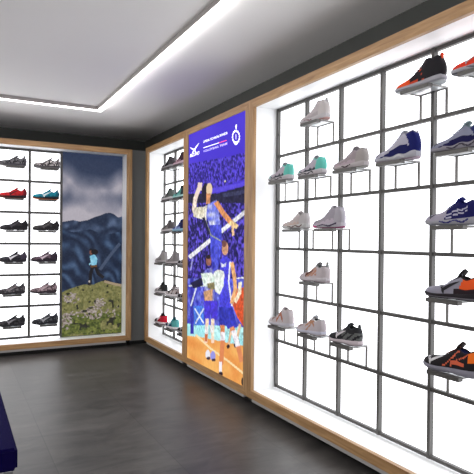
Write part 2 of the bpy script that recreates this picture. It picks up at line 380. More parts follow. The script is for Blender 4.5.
# spiker in the air
C.stroke([q(2, 126, 165), q(2, 122, 205)], 4.4, (240, 214, 206)); C.stroke([q(2, 118, 200), q(2, 92, 270), q(2, 84, 345), q(2, 96, 380)], 4, (240, 220, 206))
C.ell(*q(2, 166, 225), 4.2, 9, (24, 14, 44)); C.ell(*q(2, 190, 205), 3.0, 6.6, (236, 208, 170)); C.stroke([q(2, 184, 240), q(2, 182, 300)], 4, (206, 140, 96))
C.poly([q(2, 92, 330), q(2, 150, 328), q(2, 186, 310), q(2, 170, 420), q(2, 130, 410), q(2, 80, 395), q(2, 78, 350)], (196, 188, 160), (246, 240, 226), C.noise(34, 60))
C.poly([q(2, 178, 310), q(2, 240, 278), q(2, 256, 330), q(2, 262, 420), q(3, 268, 90), q(3, 205, 100), q(3, 175, 20), q(2, 168, 400)], (226, 228, 246), (86, 98, 222), C.noise(16, 60))
C.stroke([q(2, 240, 300), q(2, 290, 375), q(2, 345, 440)], 5, (226, 150, 96)); C.stroke([q(3, 340, 55), q(3, 380, 80)], 4.6, (246, 210, 150)); C.stroke([q(3, 352, 70), q(3, 357, 140)], 2.4, (236, 190, 146))
C.poly([q(3, 196, 70), q(3, 275, 66), q(3, 278, 230), q(3, 250, 385), q(3, 215, 392), q(3, 198, 250)], (48, 54, 180), (92, 98, 230), C.noise(20, 60))
C.stroke([q(3, 165, 40), q(3, 200, 140), q(3, 270, 180)], 1.1, (150, 160, 120)); C.stroke([q(3, 150, 20), q(3, 188, 130)], 2.6, (24, 18, 70))
C.ell(*q(3, 258, 425), 5.6, 6.4, (238, 232, 226)); C.poly([q(4, 132, 25), q(4, 205, 18), q(4, 240, 60), q(4, 236, 145), q(4, 200, 120), q(4, 150, 110)], (206, 226, 214), (238, 246, 238), C.noise(14, 30))
C.poly([q(4, 226, 10), q(4, 292, 6), q(4, 290, 110), q(4, 262, 172), q(4, 232, 150)], (214, 232, 222), (244, 248, 244), C.noise(14, 30)); C.poly([q(4, 175, 95), q(4, 225, 85), q(4, 230, 140), q(4, 180, 130)], (140, 130, 90))
low_ = C.V > .28                                # print grain: strong light and dark detail of a match photograph
k_ = (.74 + .52 * (C.noise(46, 90) * .5 + C.noise(90, 180) * .5))[..., None]
C.img = np.where((low_ & (C.V < .86))[..., None], C.img * k_, C.img)
pr = C.mesh('backlit_print', M_print, cP, (GX - FX) - .006)
pr['label'] = 'backlit photographic print of volleyball players'

# lettering and emblem on the poster (flat ink, a hair in front of the print)
def ink(name, bm, rgb, parent, emit=1.0):
    bm.transform(Matrix.Translation(-Vector(parent.location)))
    return build(name, bm, solid(rgb, .5, emit), parent)
def flat_stroke(bm, pts, ws, x):            # tapered ribbon through photo points on the poster plane
    prev = None
    for i, (p, w) in enumerate(zip(pts, ws)):
        a = at(*pts[max(0, i - 1)], 'R'); b_ = at(*pts[min(len(pts) - 1, i + 1)], 'R'); c = at(*p, 'R')
        dy, dz = b_.y - a.y, b_.z - a.z; L = math.hypot(dy, dz) or 1
        ny, nz = -dz / L * w / 2, dy / L * w / 2
        cur = [bm.verts.new((x, c.y + ny, c.z + H + nz)), bm.verts.new((x, c.y - ny, c.z + H - nz))]
        if prev: bm.faces.new((prev[0], prev[1], cur[1], cur[0]))
        prev = cur
XI = FX + .006 - .0012
def text_on_poster(txt, name, p0, width, height, rgb, shear=0.):
    cu = bpy.data.curves.new(name, 'FONT'); cu.body = txt; cu.size = 1; cu.shear = shear; cu.offset = .02
    tmp = bpy.data.objects.new(name, cu); COL.objects.link(tmp); bpy.context.view_layer.update()
    me = bpy.data.meshes.new_from_object(tmp.evaluated_get(bpy.context.evaluated_depsgraph_get())); bpy.data.objects.remove(tmp)
    xs = [v.co.x for v in me.vertices]; ys = [v.co.y for v in me.vertices]
    sx = width / (max(xs) - min(xs)); sy = height / (max(ys) - min(ys)); x0, y0 = min(xs), min(ys)
    c = at(*p0, 'R')
    for v in me.vertices: v.co = Vector((XI, c.y - (v.co.x - x0) * sx, c.z + H + (v.co.y - y0) * sy)) - cP.location
    return link(name, me, pr, solid(rgb, .5, 1.0))
def fix_parent(o):                          # print is parented at the case origin, so its children share that frame
    o.parent = pr; return o
W_ = (244, 244, 255)
dY = lambda a, b_: abs(at(*a, 'R').y - at(*b_, 'R').y)
text_on_poster('MIZUNO', 'brand_lettering', q(1, 56, 366), dY(q(1, 56, 366), q(1, 122, 352)), .030, W_, .25)
text_on_poster('OFFICIAL TECHNICAL SPONSOR', 'sponsor_lettering', q(1, 149, 266), dY(q(1, 149, 260), q(1, 318, 200)), .020, W_)
text_on_poster('VOLLEYBALL TEAM', 'team_lettering', q(1, 149, 332), dY(q(1, 149, 325), q(1, 315, 270)), .018, (190, 180, 250))
for nm, a, b_, c in (('white_rule', q(1, 149, 299), q(1, 258, 264), W_), ('red_rule', q(1, 258, 264), q(1, 312, 246), (235, 70, 110))):
    bm = bmesh.new(); flat_stroke(bm, [a, b_], [.006, .006], XI); ink(nm, bm, c, cP).parent = pr
bm = bmesh.new()
flat_stroke(bm, [q(1, 58, 296), q(1, 74, 308), q(1, 88, 312)], [.004, .013, .013], XI)
flat_stroke(bm, [q(1, 72, 334), q(1, 88, 312), q(1, 100, 292), q(1, 120, 264)], [.008, .02, .015, .004], XI + .0003)
flat_stroke(bm, [q(1, 86, 310), q(1, 98, 330)], [.016, .008], XI + .0005)
ink('bird_mark', bm, W_, cP).parent = pr
bm = bmesh.new()
for i in range(14):                          # crest: leafy oval wreath with a knob on top
    t0 = 2 * math.pi * i / 14; t1 = t0 + .34
    flat_stroke(bm, [q(1, 377 + 26 * math.sin(t0), 222 - 44 * math.cos(t0)), q(1, 377 + 23 * math.sin(t1), 222 - 40 * math.cos(t1))], [.019, .014], XI + .0001 * (i % 3))
flat_stroke(bm, [q(1, 378, 170), q(1, 378, 152), q(1, 379, 136)], [.010, .024, .014], XI + .0004)
flat_stroke(bm, [q(1, 366, 262), q(1, 377, 268), q(1, 388, 262)], [.02, .026, .02], XI + .0004)
flat_stroke(bm, [q(1, 377, 240), q(1, 377, 205)], [.006, .01], XI)
ink('crest', bm, W_, cP).parent = pr

# mountain landscape print in the back case
def g(k, u, v): return (56 + u / 6.77, (145, 210, 270)[k - 1] + v / 6.77)
zt, zb_ = .946 + H, -1.09 + H
D = Canvas('B', 1.046, 1.7135, zb_, zt, 150, 420)
n1_ = D.noise(4, 9) * .6 + D.noise(10, 24) * .4
D.fill(allm if False else np.ones(D.U.shape, bool), (52, 66, 92), (66, 82, 110), n1_)
sky = np.clip((D.V - .06 - .05 * D.U + .12 * (D.noise(3, 7) - .5)) * 9, 0, 1) * (.45 + .65 * (D.noise(4, 12) * .6 + D.noise(9, 26) * .4))
sky = np.clip(sky - .28 * np.exp(-((D.V - .245) / .035) ** 2) + .35 * np.clip((D.V - .29) * 10, 0, 1), 0, 1)
D.fill(D.V < .6, (48, 60, 88), (186, 180, 190), sky, 8)
ridge = [g(2, 20, 84), g(2, 70, 76), g(2, 115, 68), g(2, 160, 78), g(2, 215, 68), g(2, 262, 48), g(2, 300, 36), g(2, 335, 22), g(2, 368, 18), g(2, 395, 30), g(2, 420, 50), g(2, 460, 42), g(3, 460, 160), g(3, 20, 200)]
mtex = np.clip(np.sin((D.U * 9 + D.V * 44) + 7 * D.noise(6, 16)) * .5 + .5, 0, 1) * D.noise(14, 30)
D.fill(D.mask(ridge), (30, 44, 70), (92, 110, 142), np.clip(mtex * 1.1, 0, 1), 14)
low = [g(2, 20, 130), g(2, 120, 150), g(2, 230, 130), g(2, 330, 170), g(2, 460, 140), g(3, 460, 160), g(3, 20, 200)]
D.fill(D.mask(low), (22, 36, 62), (72, 96, 130), np.clip((np.sin(D.U * 26 - D.V * 60 + 9 * D.noise(5, 10)) * .5 + .5) * D.noise(12, 26) * 1.1, 0, 1), 14)
D.stroke([g(2, 300, 400), g(2, 380, 290), g(2, 430, 230)], 3, (70, 84, 110)); 0 and D.stroke([g(2, 60, 470), g(2, 110, 380), g(2, 100, 330)], 1, (90, 116, 146)); 0 and D.stroke([g(2, 150, 470), g(2, 170, 400), g(2, 130, 350)], 1, (90, 116, 146))
hill = [g(3, 20, 165), g(3, 60, 140), g(3, 130, 115), g(3, 190, 98), g(3, 250, 100), g(3, 330, 66), g(3, 380, 88), g(3, 460, 105), g(3, 460, 480), g(3, 20, 480)]
D.fill(D.mask(hill), (88, 92, 52), (164, 156, 100), D.noise(30, 90) * .6 + D.noise(60, 180) * .4, 26)
D.fill(D.mask(hill) & (D.V > .885) & (D.noise(12, 30) > .3), (58, 70, 30), (130, 136, 66), D.noise(40, 120), 24)
def rocks(cx, cy_, rx, ry, k=.5):
    e = [(g(3, cx, cy_)[0] + rx / 6.77 * math.cos(t * .4), g(3, cx, cy_)[1] + ry / 6.77 * math.sin(t * .4)) for t in range(16)]
    mm = D.mask(e) & (D.noise(34, 110) > k); D.fill(mm, (112, 98, 90), (206, 196, 190), D.noise(50, 160), 20)
rocks(100, 190, 60, 40); rocks(300, 220, 44, 32, .35); rocks(255, 290, 60, 46, .4); rocks(70, 350, 40, 60, .5); rocks(160, 300, 70, 30, .55); rocks(380, 280, 60, 40, .66)
mm = D.mask(hill) & (D.noise(20, 60) > .84); D.fill(mm, (44, 44, 34), v=20)
D.stroke([g(3, 330, 78), g(3, 400, 96), g(3, 440, 104)], 2.4, (170, 150, 122))
# runner
D.stroke([g(2, 250, 385), g(2, 236, 420), g(2, 232, 470), g(3, 225, 96)], 3.2, (20, 18, 26)); D.stroke([g(2, 268, 385), g(2, 285, 430), g(2, 318, 455)], 3.2, (24, 20, 26)); D.stroke([g(3, 218, 98), g(3, 232, 102)], 1.4, (30, 26, 30)); D.ell(*g(3, 226, 78), .9, 1.2, (200, 190, 186))
D.poly([g(2, 228, 312), g(2, 262, 300), g(2, 280, 330), g(2, 274, 372), g(2, 240, 378)], (110, 190, 226), (160, 220, 240), D.noise(30, 90)); D.stroke([g(2, 262, 345), g(2, 226, 368)], 1.5, (150, 210, 235))
D.stroke([g(2, 238, 382), g(2, 274, 378)], 2, (110, 74, 40)); D.ell(*g(2, 238, 286), 1.8, 2.6, (130, 82, 66)); D.ell(*g(2, 262, 284), 3.6, 2.8, (18, 14, 18)); D.ell(*g(2, 236, 268), 1.6, 1.1, (20, 14, 18))
mp_o = D.mesh('mountain_poster', M_printd, None, .008)
tag(mp_o, 'tall printed poster of a trail runner on a green hill before blue mountains', 'poster')
o0 = mp_o.data.vertices[0].co.copy()
mp_o.data.transform(Matrix.Translation((-1.38, -GY, -zb_))); mp_o.location = (1.38, GY, zb_)

# ---------------------------------------------------------------- shoe stands
def make_stand(label, group, loc, rotz, thick=True):
    # local: x along the wall towards the toe, y out into the room, z up; origin on the grid bar between the feet
    t = empty('shoe_stand', loc, rotz, label, 'shoe stand', group)
    hw, dp, hz = .0875, .14, .125
    rw, rm = (.007, M_wire) if thick else (.0028, M_wire_glare)  # back-case legs thinner and paler to imitate overexposure
    box('leg', rm, t, -hw, -hw + 2 * rw, .001, .007, 0, hz - .008)
    box('leg', rm, t, hw - 2 * rw, hw, .001, .007, 0, hz - .008)
    bm = bmesh.new()
    for s_ in (-1, 1): bx(bm, min(s_ * hw, s_ * (hw - .006)), max(s_ * hw, s_ * (hw - .006)), .007, dp - .03, hz - .008, hz - .002)
    bx(bm, -hw, hw, .001, .007, hz - .008, hz + .001)
    build('bracket', bm, M_wire, t)
    box('plate', M_acr, t, -hw, hw, .0075, dp - .03, hz - .0019, hz + .001)
    box('front_rail', M_lip, t, -hw - .002, hw + .002, dp - .030, dp + .002, hz - .018, hz + .001, bev=.0015)
    return t

# ---------------------------------------------------------------- shoes
def interp(tab, x):
    if x <= tab[0][0]: return tab[0][1]
    for i in range(len(tab) - 1):
        x0, y0 = tab[i]; x1, y1 = tab[i + 1]
        if x <= x1:
            ym = tab[i - 1] if i else None; yp = tab[i + 2] if i + 2 < len(tab) else None
            m0 = (y1 - ym[1]) / (x1 - ym[0]) if ym else (y1 - y0) / (x1 - x0)
            m1 = (yp[1] - y0) / (yp[0] - x0) if yp else (y1 - y0) / (x1 - x0)
            h = x1 - x0; t = (x - x0) / h
            return y0 * (2*t**3 - 3*t*t + 1) + m0*h*(t**3 - 2*t*t + t) + y1*(-2*t**3 + 3*t*t) + m1*h*(t**3 - t*t)
    return tab[-1][1]
PLAN = [(0, .0), (.02, .0165), (.06, .0255), (.12, .031), (.25, .0335), (.4, .0335), (.52, .037), (.65, .0435), (.75, .0455), (.84, .0435), (.91, .0385), (.96, .0300), (.985, .0200), (1, 0)]
TOPS = {
    'high': [(0, .118), (.05, .126), (.12, .124), (.22, .118), (.33, .124), (.38, .119), (.46, .104), (.56, .084), (.66, .067), (.78, .057), (.88, .052), (.95, .046), (.985, .040), (1, .032)],
    'mid':  [(0, .102), (.05, .108), (.12, .102), (.22, .092), (.32, .104), (.38, .104), (.46, .093), (.56, .078), (.66, .064), (.78, .057), (.88, .052), (.95, .046), (.985, .040), (1, .032)],
    'low':  [(0, .096), (.04, .102), (.10, .090), (.20, .074), (.30, .082), (.38, .092), (.46, .084), (.56, .071), (.66, .060), (.78, .057), (.88, .052), (.95, .046), (.985, .040), (1, .032)]}
TONG = {'high': .138, 'mid': .128, 'low': .110}
def bottom(s): return .002 + (.010 * ((s - .72) / .28) ** 2 if s > .72 else 0) + (.006 * ((.10 - s) / .10) ** 2 if s < .1 else 0)
def soletop(s): return interp([(0, .038), (.1, .034), (.3, .030), (.5, .027), (.7, .023), (.85, .024), (.95, .028), (1, .030)], s)

def make_shoe(st, label, group, loc, rotz, lk=1., hk=1., LL=None):
    L = (LL or st.get('L', .278)) * lk; hk = hk * st.get('hk', 1); kind = st['kind']; top = TOPS[kind]
    root = empty('sneaker', loc, rotz, label, 'shoe', group)
    X = lambda s: (s - .5) * L
    W = lambda s: max(0, interp(PLAN, s))
    Ht = lambda s: interp(top, s) * hk
    def O(s):
        if s > .37: return 0
        k = 1 if s < .26 else math.cos((s - .26) / .11 * math.pi / 2) ** .6
        return W(s) * .66 * k
    def S(s, th, side):
        zs = soletop(s) - .004; w = W(s); o = O(s); h = Ht(s) - zs
        y = o + (w - o) * (math.cos(th) ** .75 if th < math.pi / 2 - 1e-6 else 0)
        z = zs + h * math.sin(th) ** (.95 if s < .5 else .9)
        v = z - zs
        lean = 0
        if s < .12: lean = .010 * (math.sin(min(1, v / max(h, .01)) * math.pi)) * (1 - s / .12) * -.8 + ((.020 if kind == 'high' else .013) * (v / max(h, .01)) ** 2) * (1 - s / .12) - .002
        return Vector((X(s) + lean, side * y, z))
    N, K = 60, 14
    ss = [.5 * (1 - math.cos(math.pi * i / N)) for i in range(N + 1)]
    # upper
    vs, fs, cols = [], [], []
    for i, s in enumerate(ss):
        for side in (1, -1):
            for j in range(K + 1): vs.append(S(s, math.pi / 2 * j / K, side))
    R_ = 2 * (K + 1)
    zone = st['zone']
    for i in range(N):
        sm = (ss[i] + ss[i + 1]) / 2
        for si in (0, 1):
            for j in range(K):
                a = i * R_ + si * (K + 1) + j; b_ = a + 1; c = b_ + R_; d = a + R_
                fs.append((a, b_, c, d) if si else (a, d, c, b_)); cols.append(zone(sm, math.sin(math.pi / 2 * (j + .5) / K), i, j))
    me = bpy.data.meshes.new('upper'); me.from_pydata(vs, [], fs)
    ca = me.color_attributes.new('pattern', 'FLOAT_COLOR', 'CORNER')
    for p, c in zip(me.polygons, cols):
        p.use_smooth = True; cc = lin(c) + (1,)
        for li in p.loop_indices: ca.data[li].color = cc
    bm = bmesh.new(); bm.from_mesh(me); bmesh.ops.remove_doubles(bm, verts=bm.verts, dist=.00005); bmesh.ops.recalc_face_normals(bm, faces=bm.faces); bm.to_mesh(me); bm.free()
    link('upper', me, root, M_upper)
    # lining bowl inside the collar
    bm = bmesh.new(); rows = []
    for s in [ss[i] for i in range(N + 1) if ss[i] <= .375]:
        o = O(s); h = Ht(s); e = S(s, math.pi / 2, 1).x; xs = X(s) + .006
        rows.append([bm.verts.new((e if abs(k) == 1 else xs + (.006 if s < .03 else 0), o * k * (.98 if abs(k) == 1 else .9), z)) for k, z in ((-1, h - .001), (-.92, h - .02), (-.7, h - .045), (0, h - .05), (.7, h - .045), (.92, h - .02), (1, h - .001))])
    for A, B in zip(rows[:-1], rows[1:]):
        for k in range(6): bm.faces.new((A[k], A[k + 1], B[k + 1], B[k]))
    build('collar_lining', bm, solid(st.get('lining', (40, 40, 44)), .9), root, True)
    # padded collar rim
    bm = bmesh.new(); sr = [s for s in ss if .008 < s < .372]
    pts = [S(s, math.pi / 2, 1) for s in reversed(sr)] + [S(s, math.pi / 2, -1) for s in sr]
    tube(bm, pts, .0042, 6); build('collar', bm, solid(st['collar'], .8), root, True)
    # tongue
    tz = st.get('tong', TONG[kind]) * hk; cl = [(.54, Ht(.54) + .001), (.47, Ht(.47) + .003), (.41, Ht(.41) + .005), (.36, (Ht(.36) + tz) / 2 + .004), (.315, tz), (.30, tz + .001)]
    bm = bmesh.new(); prev = None
    for i, (s, z) in enumerate(cl):
        hw = (.012, .014, .016, .0185, .018, .011)[i]; thk = .009
        ring = [bm.verts.new((X(s) + dx, y, z + dz)) for y, dx, dz in ((-hw, 0, -.006), (-hw * .5, 0, -.001), (0, 0, .001), (hw * .5, 0, -.001), (hw, 0, -.006), (hw, -thk, -.010), (0, -thk, -.005), (-hw, -thk, -.010))]
        if prev:
            for k in range(8): bm.faces.new((prev[k], prev[(k + 1) % 8], ring[(k + 1) % 8], ring[k]))
        else: bm.faces.new(ring)
        prev = ring
    bm.faces.new(prev[::-1]); bmesh.ops.recalc_face_normals(bm, faces=bm.faces)
    build('tongue', bm, solid(st['tongue'], .8), root, True)
    # laces
    bm = bmesh.new()
    def topz(s, y):
        w = W(s); r = min(.999, abs(y) / w); th = math.acos(r ** (1 / .75)); return S(s, th, 1).z
    for i in range(5):
        s = .385 + i * .043
        for d in (.014, -.014):
            pts = []
            for k in range(7):
                y = (-1 + k / 3) * .0175; s2 = s + d * (k / 6 - .5)
                pts.append((X(s2), y, max(topz(s2, y), Ht(s2) - .004) + .0045 - .002 * abs(y) / .0175))
            tube(bm, pts, .0019, 5)
    tube(bm, [(X(.375) + .012 * math.sin(t * .7) - .004 * t / 9, -.016 + .0036 * t, Ht(.375) + .010 + .006 * math.sin(t * .9)) for t in range(10)], .0018, 5)
    build('laces', bm, solid(st['lace'], .8), root, True)
    # midsole
    n5 = 7; vs, fs, cols = [], [], []
    for i, s in enumerate(ss):
        zb2, zt2 = bottom(s) + .005, soletop(s); w = W(s)
        if 'wavy' in st: zt2 += .004 * math.sin(s * 2 * math.pi * 3.2 + .6) * (1 if s < .7 else 0)
        for side in (1, -1):
            for j in range(n5 + 1):
                u = j / n5; ww = w + (.0035 + .0025 * math.sin(u * math.pi)) * (min(1, w / .02))
                vs.append((X(s) + (-.0045 if s < .02 else (.004 if s > .985 else 0)) * math.sin(u * math.pi), side * ww, zb2 + (zt2 - zb2) * u))
    R_ = 2 * (n5 + 1)
    for i in range(N):
        sm = (ss[i] + ss[i + 1]) / 2
        for si in (0, 1):
            for j in range(n5):
                a = i * R_ + si * (n5 + 1) + j; b_ = a + 1; c = b_ + R_; d = a + R_
                fs.append((a, b_, c, d)); cols.append(st['solez'](sm, (j + .5) / n5))
        a = i * R_; b_ = a + n5 + 1; fs.append((a, b_, b_ + R_, a + R_)); cols.append(st['solez'](sm, 0))
        a += n5; b_ += n5; fs.append((a, b_, b_ + R_, a + R_)); cols.append(st['solez'](sm, 1))
    me = bpy.data.meshes.new('midsole'); me.from_pydata(vs, [], fs); ca = me.color_attributes.new('pattern', 'FLOAT_COLOR', 'CORNER')
    for p, c in zip(me.polygons, cols):
        cc = lin(c) + (1,)
        for li in p.loop_indices: ca.data[li].color = cc
    bm = bmesh.new(); bm.from_mesh(me); bmesh.ops.remove_doubles(bm, verts=bm.verts, dist=.00005); bmesh.ops.recalc_face_normals(bm, faces=bm.faces); bm.to_mesh(me); bm.free()
    link('midsole', me, root, M_sole)
    # outsole, notched under the arch
    bm = bmesh.new(); prev = None
    for s in ss[1:-1]:
        zz = bottom(s); w = W(s) + .001; lift = .003 if .38 < s < .52 else 0
        r = [bm.verts.new((X(s), y, z)) for y, z in ((-w, zz + .0055), (-w * .93, zz + lift), (w * .93, zz + lift), (w, zz + .0055))]
        if prev:
            for k in range(4): bm.faces.new((prev[k], prev[(k + 1) % 4], r[(k + 1) % 4], r[k]))
        else: bm.faces.new(r)
        prev = r
    bm.faces.new(prev[::-1]); bmesh.ops.recalc_face_normals(bm, faces=bm.faces)
    build('outsole', bm, solid(st['outsole'], .7), root)
    # bird-shaped side mark on both sides
    if st.get('logo'):
        s0, zc, sz = st.get('logo_at', (.60, .045, .038))
        for side in (1, -1):
            bm = bmesh.new()
            def SP(p, qv, lift):
                s = s0 - p * sz / L; zs = soletop(s) - .004; z = zc + qv * sz; h = Ht(s) - zs
                r = min(.97, max(0.02, (z - zs) / h)); th = math.asin(r ** (1 / (.95 if s < .5 else .9)))
                a = S(s, th, side); b2 = S(s, min(1.55, th + .05), side); c2 = S(min(1, s + .01), th, side)
                n = (b2 - a).cross(c2 - a)
                if n.y * side < 0: n = -n
                return a + n.normalized() * lift
            for pts, ws in (([(-1, .50), (-.6, .42), (-.25, .22), (.05, -.05)], (.05, .17, .20, .16)), ([(-.05, -.15), (.3, .12), (.8, .42), (1.5, .75), (2.1, .95)], (.14, .26, .22, .13, .03)), ([(0, .12), (.03, -.25), (.12, -.55)], (.34, .20, .06))):
                prev = None
                for i, ((p, qv), w) in enumerate(zip(pts, ws)):
                    a = pts[max(0, i - 1)]; b2 = pts[min(len(pts) - 1, i + 1)]; dl = math.hypot(b2[0] - a[0], b2[1] - a[1]); nx_, nq = -(b2[1] - a[1]) / dl * w * .85, (b2[0] - a[0]) / dl * w * .85
                    cur = [bm.verts.new(SP(p + nx_, qv + nq, .0018)), bm.verts.new(SP(p - nx_, qv - nq, .0018))]
                    if prev: bm.faces.new((prev[0], prev[1], cur[1], cur[0]))
                    prev = cur
            build('side_mark', bm, solid(st['logo'], .5), root)
    # heel pull loop
    if st.get('tab'):
        bm = bmesh.new(); e = S(0.004, math.pi / 2, 1)
        th_ = st.get('tab_h', .022)
        pts = [(e.x + .004, 0, e.z - .012), (e.x - .003, 0, e.z + .003), (e.x - .008, 0, e.z + th_ * .8), (e.x - .004, 0, e.z + th_), (e.x + .004, 0, e.z + th_ * .85), (e.x + .008, 0, e.z + .002)]
        tube(bm, pts, .0032, 6)
        for v in bm.verts: v.co.y *= 2.2
        build('pull_tab', bm, solid(st['tab'], .7), root, True)
    return root

# ---- colourways --------------------------------------------------------------
def swoosh(s, lo=.30, amp=.22):              # height of a side panel that swells under the ankle and thins at the toe
    return lo + amp * math.sin(max(0, min(1, (s - .02) / .75)) * math.pi) - .12 * s
def hsh(i, j, k=0): return ((i * 73856093) ^ (j * 19349663) ^ (k * 83492791)) % 1000 / 1000
def z_blueknit(main, low, heel, toe):
    def z(s, v, i, j):
        if s < .11 + .12 * v * v: return heel
        if s > .93 and v < .5: return toe
        if swoosh(s, .26, .26) > v and s < .97: return low
        return main
    return z
def z_two(main, heel, toe, low, hs=.24, ts=.86, lo=.22):
    def z(s, v, i, j):
        if s < hs - .05 * v: return heel
        if s > ts: return toe
        if v < lo + .16 * abs(math.sin(s * 19)) * (s < .8): return low
        return main
    return z
def z_camo(a, b_, c):
    def z(s, v, i, j):
        h = hsh(i // 2, j // 2, 3); return a if h < .42 else (b_ if h < .78 else c)
    return z
def z_stripe(main, c, heel=None, at_=(.38, .5, .62), w=.035, slant=.16):
    def z(s, v, i, j):
        if heel and s < .2: return heel
        for a in at_:
            if abs(s + slant * v - a - .08) < w and .15 < v < .9: return c
        return main
    return z
def s_plain(c, low=None): return lambda s, u: (low if low and u < .3 else c)
def s_wave(c, w, lo=.1, hi=.62):
    def z(s, u):
        if lo < s < hi and abs(u - .52 - .22 * math.sin(s * 22)) < .17: return w
        return c
    return z
def s_mid(c, w, lo, hi): return lambda s, u: (w if lo < s < hi and u > .25 else c)
GR = (176, 170, 178)
